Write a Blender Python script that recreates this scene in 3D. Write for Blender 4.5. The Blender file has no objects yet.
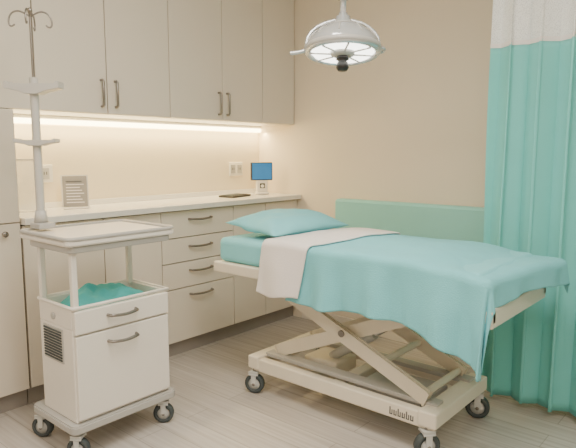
import bpy, bmesh, math, random
from mathutils import Vector, Matrix, noise
random.seed(3)
C = bpy.context.scene.collection

# ---------------------------------------------------------------- materials
def mat(name, col, rough=0.5, metal=0.0, spec=0.5, noise_amt=0.0, nscale=20, bump=0.0, bscale=60,
        emis=None, estr=0, trans=0, alpha=1, sheen=0, coat=0):
    m = bpy.data.materials.new(name); m.use_nodes = True
    nt = m.node_tree; b = nt.nodes['Principled BSDF']
    b.inputs['Base Color'].default_value = (*col, 1)
    b.inputs['Roughness'].default_value = rough
    b.inputs['Metallic'].default_value = metal
    b.inputs['Specular IOR Level'].default_value = spec
    b.inputs['Sheen Weight'].default_value = sheen
    b.inputs['Coat Weight'].default_value = coat
    b.inputs['Transmission Weight'].default_value = trans
    b.inputs['Alpha'].default_value = alpha
    if emis:
        b.inputs['Emission Color'].default_value = (*emis, 1)
        b.inputs['Emission Strength'].default_value = estr
    if noise_amt or bump:
        tc = nt.nodes.new('ShaderNodeTexCoord')
    if noise_amt:
        n = nt.nodes.new('ShaderNodeTexNoise'); n.inputs['Scale'].default_value = nscale
        n.inputs['Detail'].default_value = 4
        nt.links.new(tc.outputs['Object'], n.inputs['Vector'])
        r = nt.nodes.new('ShaderNodeMix'); r.data_type = 'RGBA'
        r.inputs[6].default_value = (*[c*(1-noise_amt) for c in col], 1)
        r.inputs[7].default_value = (*[min(1, c*(1+noise_amt)) for c in col], 1)
        nt.links.new(n.outputs['Fac'], r.inputs[0])
        nt.links.new(r.outputs[2], b.inputs['Base Color'])
    if bump:
        n2 = nt.nodes.new('ShaderNodeTexNoise'); n2.inputs['Scale'].default_value = bscale
        nt.links.new(tc.outputs['Object'], n2.inputs['Vector'])
        bp = nt.nodes.new('ShaderNodeBump'); bp.inputs['Strength'].default_value = bump
        bp.inputs['Distance'].default_value = 0.01
        nt.links.new(n2.outputs['Fac'], bp.inputs['Height'])
        nt.links.new(bp.outputs['Normal'], b.inputs['Normal'])
    return m

M_wall = mat('wall_paint', (0.82,0.72,0.58), 0.75, noise_amt=0.03, nscale=3, bump=0.08, bscale=180)
M_splash = mat('backsplash', (0.84,0.74,0.56), 0.35, noise_amt=0.02, nscale=5)
M_ceil = mat('ceiling_paint', (0.85,0.83,0.78), 0.9, noise_amt=0.02)
M_cab = mat('cabinet_laminate', (0.81,0.745,0.65), 0.35, noise_amt=0.02, nscale=4)
M_gap = mat('cabinet_gap', (0.16,0.14,0.12), 0.8, noise_amt=0.05)
M_count = mat('countertop', (0.84,0.82,0.77), 0.25, noise_amt=0.04, nscale=60)
M_toe = mat('toe_kick', (0.33,0.30,0.28), 0.5, noise_amt=0.05)
M_steel = mat('brushed_steel', (0.30,0.28,0.26), 0.35, 1.0, noise_amt=0.05)
M_chrome = mat('chrome', (0.75,0.74,0.72), 0.15, 1.0, noise_amt=0.02)
M_cream = mat('cream_powdercoat', (0.80,0.74,0.62), 0.4, noise_amt=0.03)
M_trol = mat('trolley_plastic', (0.86,0.82,0.76), 0.3, noise_amt=0.02)
M_trolg = mat('trolley_grey', (0.50,0.49,0.47), 0.4, noise_amt=0.03)
M_pole = mat('pole_enamel', (0.60,0.59,0.56), 0.35, noise_amt=0.02)
M_tyre = mat('tyre_grey', (0.06,0.075,0.08), 0.6, noise_amt=0.1)
M_hub = mat('hub_plastic', (0.62,0.63,0.62), 0.4, noise_amt=0.03)
M_black = mat('black_plastic', (0.02,0.02,0.022), 0.35, noise_amt=0.1)
M_teal = mat('teal_sheet', (0.21,0.63,0.70), 0.85, noise_amt=0.06, nscale=12, bump=0.3, bscale=260, sheen=0.1)
M_white = mat('white_sheet', (0.87,0.82,0.80), 0.85, noise_amt=0.03, nscale=12, bump=0.25, bscale=260, sheen=0.2)
M_pillow = mat('pillow_case', (0.24,0.67,0.74), 0.8, noise_amt=0.04, nscale=12, bump=0.2, bscale=260, sheen=0.1)
M_scrub = mat('teal_cloth', (0.07,0.45,0.45), 0.9, noise_amt=0.1, nscale=20, bump=0.3, bscale=200)
M_vinyl = mat('teal_vinyl', (0.33,0.74,0.67), 0.45, noise_amt=0.04, nscale=8, bump=0.05)
M_lamp = mat('lamp_shell', (0.66,0.69,0.73), 0.15, 0.45, noise_amt=0.02, coat=0.5)
M_diff = mat('lamp_diffuser', (0.9,0.9,0.85), 0.3, noise_amt=0.02, emis=(1,0.97,0.88), estr=5)
M_refl = mat('lamp_reflector', (0.35,0.35,0.34), 0.2, 0.8, noise_amt=0.1, nscale=40)
M_led = mat('led_strip', (1,0.9,0.6), 0.5, noise_amt=0.01, emis=(1,0.82,0.46), estr=14)
M_panel = mat('panel_light', (1,1,1), 0.5, noise_amt=0.01, emis=(1,0.95,0.88), estr=2)
M_screen = mat('monitor_screen', (0.02,0.1,0.25), 0.2, noise_amt=0.2, nscale=30, emis=(0.04,0.25,0.5), estr=0.7)
M_plate = mat('outlet_plate', (0.84,0.81,0.74), 0.35, noise_amt=0.02)
M_paper = mat('printed_paper', (0.34,0.32,0.29), 0.7, noise_amt=0.1)
M_ink = mat('ink_grey', (0.12,0.12,0.12), 0.7, noise_amt=0.1)
M_acryl = mat('acrylic', (0.9,0.88,0.82), 0.1, noise_amt=0.01, alpha=0.3)

def curtain_mat():
    m = mat('curtain_fabric', (0.28,0.80,0.78), 0.85, noise_amt=0.05, nscale=6, bump=0.15, bscale=250, sheen=0.1)
    nt = m.node_tree; b = nt.nodes['Principled BSDF']
    out = nt.nodes['Material Output']
    tr = nt.nodes.new('ShaderNodeBsdfTranslucent'); tr.inputs['Color'].default_value = (0.42,0.95,0.92,1)
    mx = nt.nodes.new('ShaderNodeMixShader'); mx.inputs[0].default_value = 0.3
    nt.links.new(b.outputs[0], mx.inputs[1]); nt.links.new(tr.outputs[0], mx.inputs[2])
    nt.links.new(mx.outputs[0], out.inputs['Surface'])
    return m
M_curt = curtain_mat()
def mesh_mat():
    m = mat('curtain_mesh', (0.88,0.90,0.89), 0.85)
    nt = m.node_tree; b = nt.nodes['Principled BSDF']
    tc = nt.nodes.new('ShaderNodeTexCoord')
    v = nt.nodes.new('ShaderNodeTexVoronoi'); v.inputs['Scale'].default_value = 220
    nt.links.new(tc.outputs['Object'], v.inputs['Vector'])
    mr = nt.nodes.new('ShaderNodeMapRange')
    mr.inputs[1].default_value = 0.1; mr.inputs[2].default_value = 0.5
    mr.inputs[3].default_value = 0.65; mr.inputs[4].default_value = 1.0
    nt.links.new(v.outputs['Distance'], mr.inputs[0]); nt.links.new(mr.outputs[0], b.inputs['Alpha'])
    return m
M_mesh = mesh_mat()
def floor_mat():
    m = mat('floor_vinyl_planks', (0.4,0.37,0.34), 0.34)
    nt = m.node_tree; b = nt.nodes['Principled BSDF']; L = nt.links.new
    tc = nt.nodes.new('ShaderNodeTexCoord')
    mp = nt.nodes.new('ShaderNodeMapping'); mp.inputs['Scale'].default_value = (1.2, 34, 1)
    L(tc.outputs['Object'], mp.inputs['Vector'])
    n = nt.nodes.new('ShaderNodeTexNoise'); n.inputs['Scale'].default_value = 1.6; n.inputs['Detail'].default_value = 6
    L(mp.outputs[0], n.inputs['Vector'])
    cr = nt.nodes.new('ShaderNodeValToRGB')
    cr.color_ramp.elements[0].position = 0.3; cr.color_ramp.elements[0].color = (0.48,0.435,0.395,1)
    cr.color_ramp.elements[1].position = 0.7; cr.color_ramp.elements[1].color = (0.65,0.61,0.57,1)
    L(n.outputs['Fac'], cr.inputs[0])
    br = nt.nodes.new('ShaderNodeTexBrick'); br.inputs['Scale'].default_value = 1
    br.inputs['Brick Width'].default_value = 1.3; br.inputs['Row Height'].default_value = 0.13
    br.inputs['Mortar Size'].default_value = 0.002; br.inputs['Color1'].default_value = (1,1,1,1)
    br.inputs['Color2'].default_value = (0.92,0.915,0.91,1); br.inputs['Mortar'].default_value = (0.65,0.63,0.60,1)
    L(tc.outputs['Object'], br.inputs['Vector'])
    mx = nt.nodes.new('ShaderNodeMix'); mx.data_type = 'RGBA'; mx.blend_type = 'MULTIPLY'; mx.inputs[0].default_value = 1
    L(cr.outputs[0], mx.inputs[6]); L(br.outputs['Color'], mx.inputs[7]); L(mx.outputs[2], b.inputs['Base Color'])
    return m
M_floor = floor_mat()

# ---------------------------------------------------------------- helpers
def empty(name, loc=(0,0,0)):
    e = bpy.data.objects.new(name, None); e.location = loc; e.empty_display_size = 0.1
    C.objects.link(e); return e
def fin(name, me, m, parent=None, smooth=True):
    o = bpy.data.objects.new(name, me); C.objects.link(o)
    if isinstance(m, (list, tuple)):
        for k in m: me.materials.append(k)
    elif m: me.materials.append(m)
    if smooth:
        for p in me.polygons: p.use_smooth = True
    if parent: o.parent = parent
    return o
def box(name, x0,x1,y0,y1,z0,z1, m, parent=None, bev=0.003, seg=2):
    bm = bmesh.new(); bmesh.ops.create_cube(bm, size=1)
    for v in bm.verts:
        v.co = Vector(((x0+x1)/2+v.co.x*(x1-x0), (y0+y1)/2+v.co.y*(y1-y0), (z0+z1)/2+v.co.z*(z1-z0)))
    me = bpy.data.meshes.new(name)
    if bev > 0:
        bev = min(bev, 0.49*min(x1-x0, y1-y0, z1-z0))
        bmesh.ops.bevel(bm, geom=bm.edges[:], offset=bev, segments=seg, affect='EDGES', profile=0.5)
    bm.to_mesh(me); bm.free()
    return fin(name, me, m, parent, smooth=False)
def prism(name, pts, z0, z1, m, parent=None, bev=0.004):
    bm = bmesh.new()
    vs = [bm.verts.new((p[0],p[1],z0)) for p in pts]
    f = bm.faces.new(vs)
    r = bmesh.ops.extrude_face_region(bm, geom=[f])
    for g in r['geom']:
        if isinstance(g, bmesh.types.BMVert): g.co.z = z1
    bmesh.ops.recalc_face_normals(bm, faces=bm.faces[:])
    if bev: bmesh.ops.bevel(bm, geom=bm.edges[:], offset=bev, segments=2, affect='EDGES')
    me = bpy.data.meshes.new(name); bm.to_mesh(me); bm.free()
    return fin(name, me, m, parent, smooth=False)
def rrect(x0,x1,y0,y1,r,n=6):
    pts=[]
    for cx,cy,a0 in ((x1-r,y1-r,0),(x0+r,y1-r,90),(x0+r,y0+r,180),(x1-r,y0+r,270)):
        for i in range(n+1):
            a=math.radians(a0+90*i/n); pts.append((cx+r*math.cos(a),cy+r*math.sin(a)))
    return pts
def beam(name, p, q, w, h, m, parent=None, bev=0.004, side=None):
    p,q = Vector(p),Vector(q); d=(q-p); L=d.length; d.normalize()
    s = Vector(side) if side else d.cross(Vector((0,0,1)))
    s.normalize(); u = s.cross(d)
    bm = bmesh.new(); bmesh.ops.create_cube(bm, size=1)
    mid=(p+q)/2
    for v in bm.verts:
        v.co = mid + d*v.co.x*L + s*v.co.y*w + u*v.co.z*h
    bmesh.ops.bevel(bm, geom=bm.edges[:], offset=min(bev,0.4*w,0.4*h), segments=2, affect='EDGES')
    bmesh.ops.recalc_face_normals(bm, faces=bm.faces[:])
    me = bpy.data.meshes.new(name); bm.to_mesh(me); bm.free()
    return fin(name, me, m, parent, smooth=False)
def tube(name, pts, r, m, parent=None, res=8, smooth_curve=False):
    cu = bpy.data.curves.new(name+'_c','CURVE'); cu.dimensions='3D'; cu.bevel_depth=r; cu.bevel_resolution=4
    cu.use_fill_caps=True
    if smooth_curve:
        s = cu.splines.new('NURBS'); s.points.add(len(pts)-1)
        for i,p in enumerate(pts): s.points[i].co=(*p,1)
        s.use_endpoint_u=True; s.order_u=3; s.resolution_u=res
    else:
        s = cu.splines.new('POLY'); s.points.add(len(pts)-1)
        for i,p in enumerate(pts): s.points[i].co=(*p,1)
    o = bpy.data.objects.new(name+'_t',cu); C.objects.link(o)
    dg = bpy.context.evaluated_depsgraph_get()
    me = bpy.data.meshes.new_from_object(o.evaluated_get(dg)); me.name=name
    me.materials.clear()
    bpy.data.objects.remove(o)
    return fin(name, me, m, parent)
def lathe(name, prof, m, parent=None, segs=40, M=Matrix.Identity(4), smooth=True):
    bm=bmesh.new(); rings=[]
    for r,z in prof:
        if r<1e-5: rings.append([bm.verts.new(M@Vector((0,0,z)))])
        else: rings.append([bm.verts.new(M@Vector((r*math.cos(2*math.pi*i/segs), r*math.sin(2*math.pi*i/segs), z))) for i in range(segs)])
    for a,b in zip(rings,rings[1:]):
        for i in range(segs):
            j=(i+1)%segs
            if len(a)==1 and len(b)==1: continue
            if len(a)==1: bm.faces.new((a[0],b[i],b[j]))
            elif len(b)==1: bm.faces.new((a[i],b[0],a[j]))
            else: bm.faces.new((a[i],b[i],b[j],a[j]))
    bmesh.ops.recalc_face_normals(bm, faces=bm.faces[:])
    me=bpy.data.meshes.new(name); bm.to_mesh(me); bm.free()
    return fin(name,me,m,parent,smooth)
def grid(name, f, nu, nv, m, parent=None, solid=0):
    bm=bmesh.new()
    vs=[[bm.verts.new(f(i/nu,j/nv)) for j in range(nv+1)] for i in range(nu+1)]
    for i in range(nu):
        for j in range(nv):
            bm.faces.new((vs[i][j],vs[i+1][j],vs[i+1][j+1],vs[i][j+1]))
    bmesh.ops.recalc_face_normals(bm, faces=bm.faces[:])
    me=bpy.data.meshes.new(name); bm.to_mesh(me); bm.free()
    o=fin(name,me,m,parent)
    if solid:
        md=o.modifiers.new('s','SOLIDIFY'); md.thickness=solid; md.offset=0
    return o
def sst(a,b,x):
    t=max(0,min(1,(x-a)/(b-a))); return t*t*(3-2*t)
def nz(x,y,z=0,s=1): return noise.noise(Vector((x*s,y*s,z*s)))

def caster(parent, tag, x, y, r, ztop, ang, mt=M_tyre):
    M = Matrix.Translation((x,y,r)) @ Matrix.Rotation(ang,4,'Z') @ Matrix.Rotation(math.pi/2,4,'Y')
    w=r*0.34
    lathe('wheel_tyre_'+tag,[(r*.60,-w),(r*.9,-w),(r,-w*.6),(r,w*.6),(r*.9,w),(r*.60,w),(r*.60,-w)],mt,parent,32,M)
    lathe('wheel_hub_'+tag,[(0,-w*1.15),(r*.3,-w*1.15),(r*.35,-w*.8),(r*.60,-w*.8),(r*.60,w*.8),(r*.35,w*.8),(r*.3,w*1.15),(0,w*1.15)],M_hub,parent,32,M)
    lathe('wheel_bolt_'+tag,[(0,-w*1.5),(r*.15,-w*1.5),(r*.15,w*1.5),(0,w*1.5)],M_steel,parent,12,M)
    R=Matrix.Translation((x,y,0)) @ Matrix.Rotation(ang,4,'Z')
    for k,s in enumerate((-1,1)):
        pts=[R@Vector((s*w*1.35,0,r)),R@Vector((s*w*1.35,0,r*2.15))]
        beam(f'fork_{tag}_{k}',pts[0],pts[1],0.005,r*.5,M_hub,parent,0.001,side=R.to_3x3()@Vector((1,0,0)))
    beam('fork_crown_'+tag,R@Vector((-w*1.5,0,r*2.15)),R@Vector((w*1.5,0,r*2.15)),r*.8,r*.22,M_hub,parent)
    tube('stem_'+tag,[(x,y,r*2.1),(x,y,ztop)],r*.22,M_steel,parent)

# ---------------------------------------------------------------- room
WX=-2.98; WY=3.13; ZC=2.6
box('floor',WX-.1,2.0,-1.8,WY+.1,-.05,0,M_floor,bev=0)
box('wall_left',WX-.1,WX,-1.8,WY+.1,0,ZC,M_splash,bev=0)
box('wall_back',WX,2.0,WY,WY+.1,0,ZC,M_wall,bev=0)
box('wall_right',2.0,2.1,-1.8,WY+.1,0,ZC,M_wall,bev=0)
box('wall_front',WX-.1,2.1,-1.9,-1.8,0,ZC,M_wall,bev=0)
box('ceiling',WX-.1,2.1,-1.9,WY+.1,ZC,ZC+.1,M_ceil,bev=0)
box('baseboard_back',-2.55,1.99,WY-.012,WY-.0005,0.0005,.08,M_cab,bev=0.003)

# ---------------------------------------------------------------- cabinets
XF=-2.60
def bar_handle(name,p,q,out,parent,r=0.0065):
    p,q,out=Vector(p),Vector(q),Vector(out); d=(q-p).normalized()
    tube(name,[p,p+out*.7,p+out+d*.008,q+out-d*.008,q+out*.7,q],r,M_steel,parent)
def cup_handle(name,y0,y1,z,parent,x=XF):
    pts=[(x,y0,z),(x+.022,y0+.006,z)]
    n=6
    for i in range(n+1):
        t=i/n; pts.append((x+.024+.006*math.sin(math.pi*t),y0+.01+(y1-y0-.02)*t,z-.004*math.sin(math.pi*t)))
    pts+= [(x+.022,y1-.006,z),(x,y1,z)]
    tube(name,pts,0.0065,M_steel,parent)

bc=empty('base_cabinet')
box('carcass',WX+.002,XF-.02,1.155,WY-.002,.09,.872,M_gap,bc,0)
box('toe_kick',WX+.002,XF-.04,1.155,WY-.002,.001,.09,M_toe,bc,0)
ys=[1.155,1.57,1.93,2.49,2.79,WY-.004]
g=.0028
for i in range(5):
    y0,y1=ys[i],ys[i+1]
    if i==2:
        zs=[.09,.41,.565,.71,.868]
        for k in range(4):
            box(f'drawer_{k+1}',XF-.02,XF,y0+g,y1-g,zs[k]+g,zs[k+1]-g,M_cab,bc,.0015)
        cy=(y0+y1)/2
        for k,z in enumerate((.365,.51,.655,.815)):
            cup_handle(f'drawer_handle_{k+1}',cy-.085,cy+.085,z,bc)
    else:
        box(f'door_panel_{i+1}',XF-.02,XF,y0+g,y1-g,.09+g,.868-g,M_cab,bc,.0015)
box('countertop',WX+.002,-2.565,1.155,WY-.002,.873,.905,M_count,bc,.003)
box('countertop_upstand',WX+.002,WX+.014,1.155,WY-.002,.905,.935,M_count,bc,.002)

tc=empty('tall_cabinet')
box('carcass',WX+.002,XF-.02,.35,1.150,.09,1.395,M_cab,tc,0)
box('toe_kick',WX+.002,XF-.04,.35,1.150,.001,.09,M_toe,tc,0)
for k,(z0,z1) in enumerate(((.09,.885),(.885,1.395))):
    for j,(a,b) in enumerate(((.35,.74),(.74,1.150))):
        box(f'door_panel_{k}_{j}',XF-.02,XF,a+g,b-g,z0+g,z1-g,M_cab,tc,.0015)
lathe('knob',[(0,0),(.006,0),(.006,.015),(.013,.02),(.013,.028),(0,.03)],M_steel,tc,20,Matrix.Translation((XF,1.07,.84))@Matrix.Rotation(math.pi/2,4,'Y'))

XU=-2.63
uc=empty('wall_cabinet')
box('carcass',WX+.002,XU-.02,.35,WY-.002,1.400,ZC-.001,M_gap,uc,0)
box('underside_panel',WX+.002,XU-.02,1.155,WY-.002,1.398,1.4005,M_cab,uc,0)
yu=[.47,.87,1.268,1.64,2.037,2.439,2.80,WY-.004]
for i in range(len(yu)-1):
    box(f'door_panel_{i+1}',XU-.02,XU,yu[i]+g,yu[i+1]-g,1.40,ZC-.003,M_cab,uc,.0015)
for k,y in enumerate((1.64-.035,1.64+.045,2.439-.035,2.439+.035)):
    bar_handle(f'handle_{k+1}',(XU,y,1.435),(XU,y,1.565),(.026,0,0),uc)
ls=empty('under_cabinet_light')
box('profile',WX+.003,WX+.03,1.16,WY-.01,1.378,1.396,M_plate,ls,.001)
box('diffuser',WX+.006,WX+.036,1.165,WY-.015,1.352,1.378,M_led,ls,.004)
def area(name,loc,rot,sx,sy,e,col,parent=None):
    l=bpy.data.lights.new(name,'AREA'); l.shape='RECTANGLE'; l.size=sx; l.size_y=sy; l.energy=e; l.color=col
    o=bpy.data.objects.new(name,l); o.location=loc; o.rotation_euler=rot; C.objects.link(o)
    if parent: o.parent=parent
    return o
area('strip_lamp',(WX+.06,2.15,1.348),(0,math.radians(-8),0),.03,1.95,9,(1,.77,.40),ls)

def outlet(y,z,w,n):
    e=empty('wall_outlet')
    box('plate',WX+.001,WX+.009,y-w/2,y+w/2,z-.048,z+.048,M_plate,e,.003)
    for k in range(n):
        cy=y-w/2+w*(k+.5)/n
        box(f'insert_{k}',WX+.009,WX+.011,cy-.022,cy+.022,z-.030,z+.030,M_trolg,e,.001)
        for s in (-1,1): box(f'slot_{k}_{s}',WX+.011,WX+.0115,cy+s*.007-.002,cy+s*.007+.002,z-.006,z+.01,M_black,e,0)
outlet(2.88,1.085,.13,2); outlet(1.46,1.09,.085,1)

vm=empty('vital_signs_monitor',(-2.79,2.955,.906)); vm.rotation_euler=(0,0,math.radians(-35))
box('base',-.05,.05,-.045,.045,0,.02,M_trol,vm,.008)
box('column',-.028,.022,-.04,.04,.02,.10,M_trol,vm,.006)
box('control_face',.022,.026,-.018,.018,.045,.08,M_black,vm,.002)
lathe('dial',[(0,0),(.012,0),(.011,.01),(0,.011)],M_trol,vm,20,Matrix.Translation((.026,0,.06))@Matrix.Rotation(math.pi/2,4,'Y'))
box('housing',-.02,.012,-.078,.078,.10,.228,M_black,vm,.006)
box('screen',.012,.014,-.071,.071,.107,.221,M_screen,vm,.001)
td=empty('digital_scale',(-2.78,2.68,.906)); td.rotation_euler=(0,0,.2)
box('body',-.06,.06,-.11,.11,0,.012,M_black,td,.005)
box('top_plate',-.05,.035,-.10,.10,.012,.015,M_tyre,td,.001)
bs=empty('brochure_stand',(-2.83,1.55,.906)); bs.rotation_euler=(0,0,math.radians(-25))
box('foot',-.035,.04,-.065,.065,0,.008,M_plate,bs,.002)
beam('back_panel',(-.01,0,.006),(-.04,0,.175),.135,.006,M_plate,bs,.001,side=(0,1,0))
beam('leaflet',(-.003,0,.012),(-.032,0,.17),.12,.004,M_paper,bs,.001,side=(0,1,0))
for k in range(8):
    t=.12+.1*k; c=Vector((-.003,0,.012)).lerp(Vector((-.032,0,.17)),t)+Vector((.0030,0,.0006))
    beam(f'text_line_{k}',c+Vector((0,-.045,0)),c+Vector((0,.045-.01*(k%3),0)),.0015,.005,M_white if k!=7 else M_ink,bs,.0002,side=(1,0,.2))
ah=empty('sign_holder',(-2.87,1.30,.906)); ah.rotation_euler=(0,0,math.radians(-20))
box('foot',-.04,.04,-.07,.07,0,.006,M_acryl,ah,.001)
box('pane',-.003,.003,-.07,.07,.006,.26,M_acryl,ah,.001)
for s in (-1,1): box(f'edge_{s}',-.005,.005,s*.07-.004,s*.07+.004,.006,.26,M_trolg,ah,.001)
box('edge_top',-.005,.005,-.074,.074,.256,.264,M_trolg,ah,.001)

# ---------------------------------------------------------------- upholstered wall panel
wp=empty('upholstered_wall_panel')
box('cushion',-2.205,-1.02,WY-.10,WY-.012,.60,.900,M_vinyl,wp,.022,5)
box('mounting_board',-2.195,-1.03,WY-.012,WY-.001,.61,.89,M_cream,wp,.002)
tube('piping',[(-2.185,WY-.097,.883),(-1.04,WY-.097,.883)],.004,M_vinyl,wp)

# ---------------------------------------------------------------- bed
bed=empty('hospital_bed')
Y0,Y1=1.86,2.46; XH,XE=-2.09,-.69
box('side_rail_front',XH,XE,Y0,Y0+.04,.615,.668,M_cream,bed,.008,3)
box('side_rail_back',XH,XE,Y1-.04,Y1,.615,.668,M_cream,bed,.008,3)
box('head_rail',XH,XH+.05,Y0+.005,Y1-.005,.617,.666,M_cream,bed,.008,3)
box('foot_rail',XE-.05,XE,Y0+.005,Y1-.005,.600,.672,M_cream,bed,.008,3)
box('deck',XH+.05,XE-.05,Y0+.04,Y1-.04,.645,.664,M_cream,bed,.002)
for k in range(4):
    x=-1.85+k*.33; box(f'cross_member_{k}',x-.02,x+.02,Y0+.04,Y1-.04,.60,.645,M_cream,bed,.004)
m_=box('mattress',-2.07,-.735,1.875,2.45,.668,.787,M_pillow,bed,.028,5)
bx0,bx1,by0,by1=-1.93,-.93,1.975,2.43
box('base_rail_front',bx0,bx1,by0-.02,by0+.025,.118,.185,M_cream,bed,.008,3)
box('base_rail_back',bx0,bx1,by1-.025,by1+.02,.125,.185,M_cream,bed,.008,3)
box('base_cross_head',bx0-.01,bx0+.06,by0-.03,by1+.03,.13,.195,M_cream,bed,.008,3)
box('base_cross_foot',bx1-.07,bx1+.01,by0-.03,by1+.03,.13,.195,M_cream,bed,.008,3)
box('base_cross_mid',-1.46,-1.40,by0,by1,.135,.175,M_cream,bed,.006,3)
box('actuator_housing',-1.72,-1.52,2.12,2.30,.13,.20,M_cream,bed,.012,3)
box('base_plate',-1.38,-1.05,2.07,2.33,.14,.16,M_trolg,bed,.004)
for k,(y) in enumerate((by0+.05,by1-.05)):
    s=1 if k==0 else -1
    beam(f'scissor_arm_a_{k}',(-1.93,y,.61),(-1.0,y,.215),.028,.05,M_cream,bed,.006,side=(0,1,0))
    beam(f'scissor_arm_b_{k}',(-1.83,y+s*.035,.215),(-.90,y+s*.035,.61),.028,.05,M_cream,bed,.006,side=(0,1,0))
    tube(f'pivot_{k}',[(-1.415,y-s*.02,.4),(-1.415,y+s*.055,.4)],.016,M_steel,bed)
    box(f'upper_slide_{k}',-2.0,-.80,min(y,y+s*.035)-.012,max(y,y+s*.035)+.012,.585,.615,M_cream,bed,.004)
    box(f'lower_slide_{k}',-1.88,-.95,min(y,y+s*.035)-.012,max(y,y+s*.035)+.012,.185,.205,M_trolg,bed,.003)
tube('cross_tube_low',[(-1.02,by0+.05,.222),(-1.02,by1-.05,.222)],.016,M_cream,bed)
tube('cross_tube_mid',[(-1.22,by0+.05,.31),(-1.22,by1-.05,.31)],.016,M_cream,bed)
tube('cross_tube_low_head',[(-1.81,by0+.08,.222),(-1.81,by1-.08,.222)],.016,M_cream,bed)
tube('cross_tube_up_a',[(-1.75,by0+.05,.535),(-1.75,by1-.05,.535)],.016,M_cream,bed)
tube('cross_tube_up_b',[(-1.06,by0+.08,.545),(-1.06,by1-.08,.545)],.016,M_cream,bed)
tube('actuator_barrel',[(-1.6,2.2,.20),(-1.36,2.2,.36)],.024,M_hub,bed)
tube('actuator_rod',[(-1.36,2.2,.36),(-1.08,2.2,.54)],.012,M_chrome,bed)
for k in range(6):
    xx=-1.13+k*.019; hgt=.032 if k in (0,2,4) else .022
    box(f'label_mark_{k}_a',xx,xx+.005,by0-.0215,by0-.0195,.135,.135+hgt,M_ink,bed,0)
    box(f'label_mark_{k}_b',xx,xx+.013,by0-.0215,by0-.0195,.135,.139,M_ink,bed,0)
    box(f'label_mark_{k}_c',xx+.010,xx+.014,by0-.0215,by0-.0195,.135,.156,M_ink,bed,0)
caster(bed,'head_front',-1.91,1.965,.050,.14,math.radians(-65))
caster(bed,'head_back',-1.88,2.46,.045,.14,math.radians(-40))
caster(bed,'foot_front',-.965,1.965,.052,.14,math.radians(-40))
caster(bed,'foot_back',-.95,2.43,.053,.14,math.radians(-70))

# pillow
def pillow_f(sgn):
    def f(u,v):
        a=2*u-1; b=2*v-1
        ea=(1-abs(a)**2.6); eb=(1-abs(b)**2.8)
        th=.062*(max(0,ea)**.6)*(max(0,eb)**.6)
        cx=a*.172*(1-.10*(1-b*b)*abs(a)); cy=b*.285*(1-.08*(1-a*a)*abs(b))
        w=.012*nz(a*2.0,b*2.0,sgn*3,1.2)*(1 if sgn>0 else .3)+.007*math.sin(8*b+5*a+2*nz(a,b,3,2))*(abs(b)**1.5)*ea
        z=sgn*th*(1.15 if sgn>0 else .62)+ w*min(1,ea*eb*6)
        return Vector((cx,cy,z))
    return f
bm=bmesh.new()
def addgrid(bm,f,n=48):
    vs=[[bm.verts.new(f(i/n,j/n)) for j in range(n+1)] for i in range(n+1)]
    for i in range(n):
        for j in range(n): bm.faces.new((vs[i][j],vs[i+1][j],vs[i+1][j+1],vs[i][j+1]))
addgrid(bm,pillow_f(1)); addgrid(bm,pillow_f(-1))
bmesh.ops.remove_doubles(bm,verts=bm.verts[:],dist=.0008)
bmesh.ops.recalc_face_normals(bm,faces=bm.faces[:])
me=bpy.data.meshes.new('pillow'); bm.to_mesh(me); bm.free()
pl=fin('pillow',me,M_pillow); pl.location=(-1.875,2.19,.838); pl.rotation_euler=(0,math.radians(6),math.radians(-3))

# blanket
def ztop(x,y):
    z=.803-.034*sst(-1.05,-.70,x)
    z+=.006*math.sin(math.pi*(y-1.87)/.58)
    z+=.008*nz(x,y,1.7,3.2)+.006*nz(x+5,y,.3,8)
    z+=.007*max(0,math.sin(14*(x*.8+y*.9)))*sst(-1.5,-.9,x)
    return z
def drape(a,b,xf,y0,y1,lift=0,r=.03,fold=1.0,seed=0):
    da=max(0,a-xf); db=(b-y1) if b>y1 else ((b-y0) if b<y0 else 0)
    L=math.hypot(da,db); x=min(a,xf); y=min(max(b,y0),y1)
    z=ztop(x,y)+lift
    if L<1e-6: return Vector((x,y,z))
    dx,dy=da/L,db/L
    if L<math.pi*r/2: out=r*math.sin(L/r); dr=r*(1-math.cos(L/r))
    else:
        ex=L-math.pi*r/2; dr=r+ex
        s=a if abs(dy)>.5 else b
        ph=s*(26)+2.0*nz(s*3,seed)+ (math.atan2(dx,abs(dy))*4 if dx>0 and abs(dy)>0 else 0)
        out=r+ex*.06+fold*ex*.085*(math.sin(ph)+.5*math.sin(ph*1.9+1))+ .006*nz(a*6,b*6,seed)*min(1,ex*10)
        out=max(out,r*.9)
        if b>y1: out=min(out,r+.06*dx)
    rr=lift
    return Vector((x+dx*(out+rr),y+dy*(out+rr),z-dr))
YF=1.885; YB=2.44
def blanket(u,v):
    a0=-1.60
    hf=.262+.105*sst(.6,1,u)+.008*math.sin(u*11)
    hb=.12
    b=(YF-hf)+((YB+hb)-(YF-hf))*v
    q=sst(YF-.05,YB,b)
    xfe=-.728+.085*q
    foot=.125-.02*q+.012*math.sin(v*9)
    a=a0+(xfe+foot-a0)*u
    return drape(a,b,xfe,YF,YB,0.0,.03,1.0,2)
grid('blanket',blanket,150,130,M_teal,None,.004)
def topsheet(u,v):
    f=max(0,1-v/.75)
    a=-1.69-.085*f+(.28-.03*f)*u + .02*v
    hf=.262+.012*math.sin(u*5)
    b=(YF-hf)+((YB+.08)-(YF-hf))*v
    return drape(a,b,5,YF,YB,.009+.004*math.sin(math.pi*u),.03,.5,7)
grid('folded_top_sheet',topsheet,50,130,M_white,None,.006)

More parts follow.
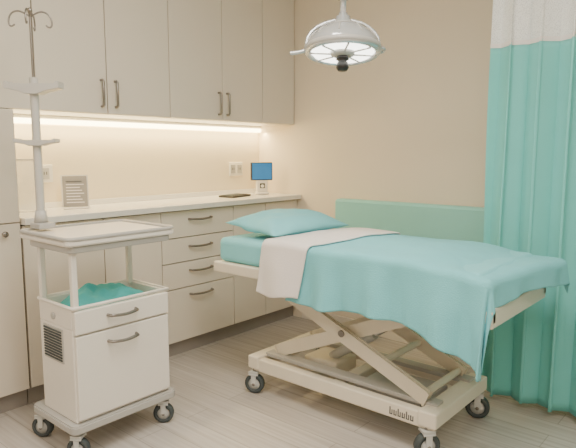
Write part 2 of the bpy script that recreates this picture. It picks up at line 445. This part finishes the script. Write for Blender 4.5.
# ---------------------------------------------------------------- trolley
tr=empty('medical_trolley')
TX0,TX1,TY0,TY1=-2.25,-1.98,1.05,1.49
prism('base_plate',rrect(TX0-.06,TX1+.02,TY0-.03,TY1+.03,.03),.115,.150,M_trolg,tr,.006)
box('lower_body',TX0,TX1-.006,TY0,TY1,.150,.525,M_trol,tr,.006,3)
box('lower_door',TX1-.006,TX1+.010,TY0+.004,TY1-.004,.165,.500,M_trol,tr,.004,3)
box('upper_drawer',TX1-.012,TX1+.012,TY0+.002,TY1-.002,.508,.600,M_trol,tr,.005,3)
box('bin_side_near',TX0,TX1-.012,TY0,TY0+.012,.525,.610,M_trol,tr,.004)
box('bin_side_far',TX0,TX1-.012,TY1-.012,TY1,.525,.610,M_trol,tr,.004)
box('bin_back',TX0,TX0+.012,TY0+.01,TY1-.01,.525,.610,M_trol,tr,.004)
tube('bin_rim',[(TX0,TY0,.612),(TX1+.004,TY0,.612),(TX1+.004,TY1,.612),(TX0,TY1,.612),(TX0,TY0,.612)],.007,M_trol,tr)
cup_handle('upper_drawer_handle',1.19,1.32,.562,tr,TX1+.012)
cup_handle('lower_door_handle',1.19,1.32,.455,tr,TX1+.010)
box('vent_frame',-2.215,-2.06,TY0-.004,TY0+.001,.375,.515,M_trolg,tr,.002)
for k in range(11):
    z=.385+k*.0115
    box(f'vent_slat_{k}',-2.208,-2.067,TY0-.008,TY0-.003,z,z+.006,M_tyre,tr,.001)
lathe('side_latch',[(0,0),(.014,0),(.014,.006),(.008,.008),(0,.008)],M_trolg,tr,20,Matrix.Translation((-2.13,TY0,.56))@Matrix.Rotation(math.pi/2,4,'X'))
for k,(x,y) in enumerate(((TX0+.01,TY0+.015),(TX1-.01,TY0+.015),(TX0+.01,TY1-.015))):
    box(f'post_{k}',x-.012,x+.012,y-.012,y+.012,.60,.845,M_trol,tr,.005,3)
TZ=.012
prism('tray_underframe',rrect(-2.29,-1.955,1.035,1.505,.03),.815+TZ,.842+TZ,M_trolg,tr,.004)
prism('tray_top',rrect(-2.35,-1.94,1.02,1.52,.03),.842+TZ,.866+TZ,M_trol,tr,.006)
prism('tray_mat',rrect(-2.325,-1.965,1.045,1.495,.02),.866+TZ,.869+TZ,M_trol,tr,.001)
pts=[(x,y,.870+TZ) for x,y in rrect(-2.343,-1.947,1.027,1.513,.028)]; pts.append(pts[0])
tube('tray_lip',pts,.008,M_trolg,tr)
caster(tr,'near_left',-2.285,1.055,.045,.12,math.radians(-55))
caster(tr,'near_right',-2.0,1.06,.045,.12,math.radians(-55))
caster(tr,'far_right',-2.0,1.47,.045,.12,math.radians(-45))
caster(tr,'far_left',-2.285,1.47,.045,.12,math.radians(-50))
def cloth(u,v):
    x=TX0+.018+(TX1-TX0-.04)*u; y=TY0+.02+(TY1-TY0-.04)*v
    e=(1-abs(2*u-1)**4)*(1-abs(2*v-1)**4)
    z=.54+e*(.090+.035*nz(x,y,0,9)+.016*nz(x,y,4,25))
    return Vector((x,y,z))
grid('teal_surgical_drape',cloth,60,80,M_scrub,None,.003)

# ---------------------------------------------------------------- IV pole
iv=empty('iv_pole')
PX,PY=-2.295,1.10
box('clamp_block',PX-.03,PX+.055,PY-.035,PY+.035,.8915,.915,M_trolg,iv,.006,3)
lathe('socket',[(0,.915),(.028,.915),(.024,.945),(.022,.965),(0,.965)],M_pole,iv,24,Matrix.Translation((PX,PY,0)))
tube('lower_tube',[(PX,PY,.95),(PX,PY,1.50)],.017,M_pole,iv)
tube('upper_rod',[(PX,PY,1.49),(PX,PY,1.76)],.0055,M_steel,iv)
rd=Vector((.758,.652,0)); 
def V(r,z): return Vector((PX,PY,0))+rd*r+Vector((0,0,z))
for tag,z,hw,h in (('upper',1.462,.110,.052),('lower',1.245,.085,.03)):
    bm=bmesh.new()
    prof=[(-hw,z+h*.4),(-hw,z-h*.1),(-hw*.45,z-h*.35),(-.025,z-h*.55),(.025,z-h*.55),(hw*.45,z-h*.35),(hw,z-h*.1),(hw,z+h*.4),(hw*.9,z+h*.45),(hw*.82,z+h*.25),(-hw*.82,z+h*.25),(-hw*.9,z+h*.45)]
    nrm=Vector((-rd.y,rd.x,0))*.03
    vs=[bm.verts.new(V(r,zz)-nrm) for r,zz in prof]
    f=bm.faces.new(vs); r=bmesh.ops.extrude_face_region(bm,geom=[f])
    for gq in r['geom']:
        if isinstance(gq,bmesh.types.BMVert): gq.co+=nrm*2
    bmesh.ops.recalc_face_normals(bm,faces=bm.faces[:])
    bmesh.ops.bevel(bm,geom=bm.edges[:],offset=.002,segments=2,affect='EDGES')
    me=bpy.data.meshes.new('bracket_'+tag); bm.to_mesh(me); bm.free()
    fin('bracket_'+tag,me,M_pole,iv,False)
for k in range(4):
    an=math.radians(40.7+90*k+12); d=Vector((math.cos(an),math.sin(an),0)); o=Vector((PX,PY,0))
    Z=Vector((0,0,1))
    pts=[o+Z*1.735,o+d*.03+Z*1.757,o+d*.06+Z*1.755,o+d*.078+Z*1.735,o+d*.082+Z*1.705,o+d*.070+Z*1.693,o+d*.058+Z*1.705]
    tube(f'hook_{k}',pts,.0035,M_steel,iv,8,True)
lathe('top_cap',[(0,1.752),(.009,1.752),(.009,1.765),(0,1.772)],M_steel,iv,16,Matrix.Translation((PX,PY,0)))

# ---------------------------------------------------------------- surgical lamp
LX,LY,LZ=-1.44,2.03,1.648
sl=empty('surgical_lamp')
vdir=Vector((-LX,-LY,0)).normalized()
axis=Vector((0,0,1)).cross(vdir)
T=Matrix.Translation((LX,LY,LZ))@Matrix.Rotation(math.radians(-9),4,axis)
R=.160
lathe('dome',[(0,.098),(.03,.097),(.06,.088),(.095,.072),(.13,.045),(.15,.020),(R,-.008),(R+.001,-.026),(R-.008,-.036),(R-.020,-.034),(R-.024,-.018),(.10,.0),(0,.01)],M_lamp,sl,64,T)
lathe('rim_band',[(R-.001,-.004),(R+.004,-.006),(R+.004,-.024),(R-.001,-.026)],M_trolg,sl,64,T)
lathe('shell_seam',[(.098,.0718),(.101,.0722),(.106,.068),(.103,.066)],M_trolg,sl,64,T)
for k in range(10):
    an=k*math.pi/5+.2; cs,sn=math.cos(an),math.sin(an)
    tube(f'shell_rib_{k}',[T@Vector((r*cs,r*sn,z)) for r,z in ((.108,.065),(.13,.046),(.150,.021))],.003,M_trolg,sl)
lathe('reflector',[(R-.024,-.020),(.11,-.012),(.055,-.010)],M_refl,sl,64,T)
lathe('light_ring',[(.055,-.022),(.06,-.030),(.125,-.034),(.134,-.024)],M_diff,sl,64,T)
for k in range(8):
    an=k*math.pi/4
    p=T@Vector((.05*math.cos(an),.05*math.sin(an),-.034)); q=T@Vector((.138*math.cos(an),.138*math.sin(an),-.034))
    tube(f'spoke_{k}',[p,q],.004,M_trolg,sl)
lathe('centre_hub',[(0,-.01),(.052,-.012),(.05,-.036),(.03,-.044),(0,-.046)],M_trolg,sl,32,T)
lathe('centre_handle',[(0,-.04),(.024,-.04),(.028,-.055),(.016,-.062),(.024,-.072),(.027,-.092),(.020,-.103),(0,-.105)],M_black,sl,32,T)
lathe('top_housing',[(0,.145),(.018,.143),(.022,.13),(.032,.125),(.036,.105),(.05,.094),(.05,.08),(0,.08)],M_lamp,sl,40,T)
rr=Vector((.758,.652,0))
Ti=T.to_3x3()
for s in (-1,1):
    o=T@Vector((0,0,-.016)); dd=(rr*s); up=Ti@Vector((0,0,1))
    ff=dd.cross(up)
    if s==-1:
        pts=[o+dd*(R-.004),o+dd*(R+.03)-up*.012,o+dd*(R+.062)-up*.012]
        tube('side_handle_left',pts,.008,M_lamp,sl,8,True)
    else:
        pts=[o+dd*(R-.004)+ff*.03,o+dd*(R+.01)+ff*.03,o+dd*(R+.02),o+dd*(R+.01)-ff*.03,o+dd*(R-.004)-ff*.03]
        tube('side_handle_right',pts,.006,M_lamp,sl,8,True)
top=T@Vector((0,0,.14))
tube('yoke_arm',[top,top+Vector((0,0,.03)),Vector((LX,LY,LZ+.19)),Vector((LX,LY,LZ+.24))],.013,M_lamp,sl,10,True)
pts=[]
for i in range(13):
    an=math.pi*i/12; pts.append(T@(T.to_3x3().inverted()@(rr*math.cos(an)*.155) + Vector((0,0,.01+.105*math.sin(an)))))
tube('yoke_bow',pts,.007,M_lamp,sl)
lathe('joint',[(0,.185),(.022,.19),(.028,.20),(.028,.225),(.018,.24),(0,.24)],M_lamp,sl,32,Matrix.Translation((LX,LY,LZ)))
tube('drop_tube',[(LX,LY,LZ+.23),(LX,LY,ZC-.02)],.014,M_lamp,sl)
lathe('ceiling_mount',[(0,ZC-.06),(.05,ZC-.055),(.08,ZC-.03),(.085,ZC-.001),(0,ZC-.001)],M_lamp,sl,40,Matrix.Translation((LX,LY,0)))
sp=bpy.data.lights.new('lamp_glow','SPOT'); sp.energy=8; sp.spot_size=math.radians(95); sp.spot_blend=.8; sp.shadow_soft_size=.1; sp.color=(1,.97,.9)
so=bpy.data.objects.new('lamp_glow',sp); C.objects.link(so); so.parent=sl
so.matrix_world=T@Matrix.Translation((0,0,-.12))

# ---------------------------------------------------------------- curtain
cu=empty('privacy_curtain')
CX0,CX1,CY=-1.04,.75,2.66
def pleat(x,z):
    k=1-.25*sst(1.4,2.5,z)
    ph=2*math.pi*(x-CX0)/.13+1.8*nz(x*3,0,1)+.35*nz(x*4,z*.8,2)
    amp=.040*k*(1+.35*nz(x*5,z*.5,5))
    return amp*math.sin(ph)+.006*math.sin(ph*2.43+z*.6), .020*math.sin(2*ph)*k
def curt(z0,z1):
    def f(u,v):
        x=CX0+(CX1-CX0)*u; z=z0+(z1-z0)*v
        dy,dx=pleat(x,z)
        return Vector((x+dx-.015*(1-z/2.5)*(1-u),CY+dy,z))
    return f
grid('fabric',curt(.035,1.69),520,40,M_curt,cu,.002)
grid('mesh_top',curt(1.685,2.53),520,16,M_mesh,cu,0)
grid('hem_band',lambda u,v:(lambda p:Vector((p.x,p.y-.003,p.z)))(curt(1.680,1.70)(u,v)),520,2,M_white,cu,0)
box('track',CX0-.1,CX1+.05,CY-.014,CY+.014,2.535,2.565,M_plate,cu,.003)
for k in range(12):
    x=CX0+.06+k*.14; tube(f'hanger_{k}',[(x,CY,2.52),(x,CY,2.54)],.004,M_steel,cu)
for k in range(3):
    x=CX0-.05+k*.85; tube(f'track_rod_{k}',[(x,CY,2.56),(x,CY,ZC)],.008,M_plate,cu)

# ---------------------------------------------------------------- unseen ceiling panels for soft room light; those near the camera added as fill
def panel(x,y,sx,sy,e,col=(1,.92,.80)):
    p=empty('unseen_ceiling_light')
    box('frame',x-sx/2-.03,x+sx/2+.03,y-sy/2-.03,y+sy/2+.03,ZC-.03,ZC-.001,M_plate,p,.004)
    box('diffuser',x-sx/2,x+sx/2,y-sy/2,y+sy/2,ZC-.036,ZC-.029,M_panel,p,0)
    area('lamp',(x,y,ZC-.045),(0,0,0),sx,sy,e,col,p)
panel(-.9,1.1,1.2,.6,31)
panel(.5,.6,1.2,.6,30)
panel(-1.2,-.7,1.2,.6,26)  # added fill from the rear, out of view

w=bpy.data.worlds.new('World'); bpy.context.scene.world=w; w.use_nodes=True
w.node_tree.nodes['Background'].inputs[0].default_value=(1,.95,.88,1)
w.node_tree.nodes['Background'].inputs[1].default_value=.2

cam=bpy.data.cameras.new('camera'); co=bpy.data.objects.new('camera',cam); C.objects.link(co)
co.location=(0,0,1.2); co.rotation_euler=(math.radians(90-7.15),0,math.radians(40.7))
cam.sensor_width=36; cam.lens=35.4; cam.clip_start=.02
bpy.context.scene.camera=co
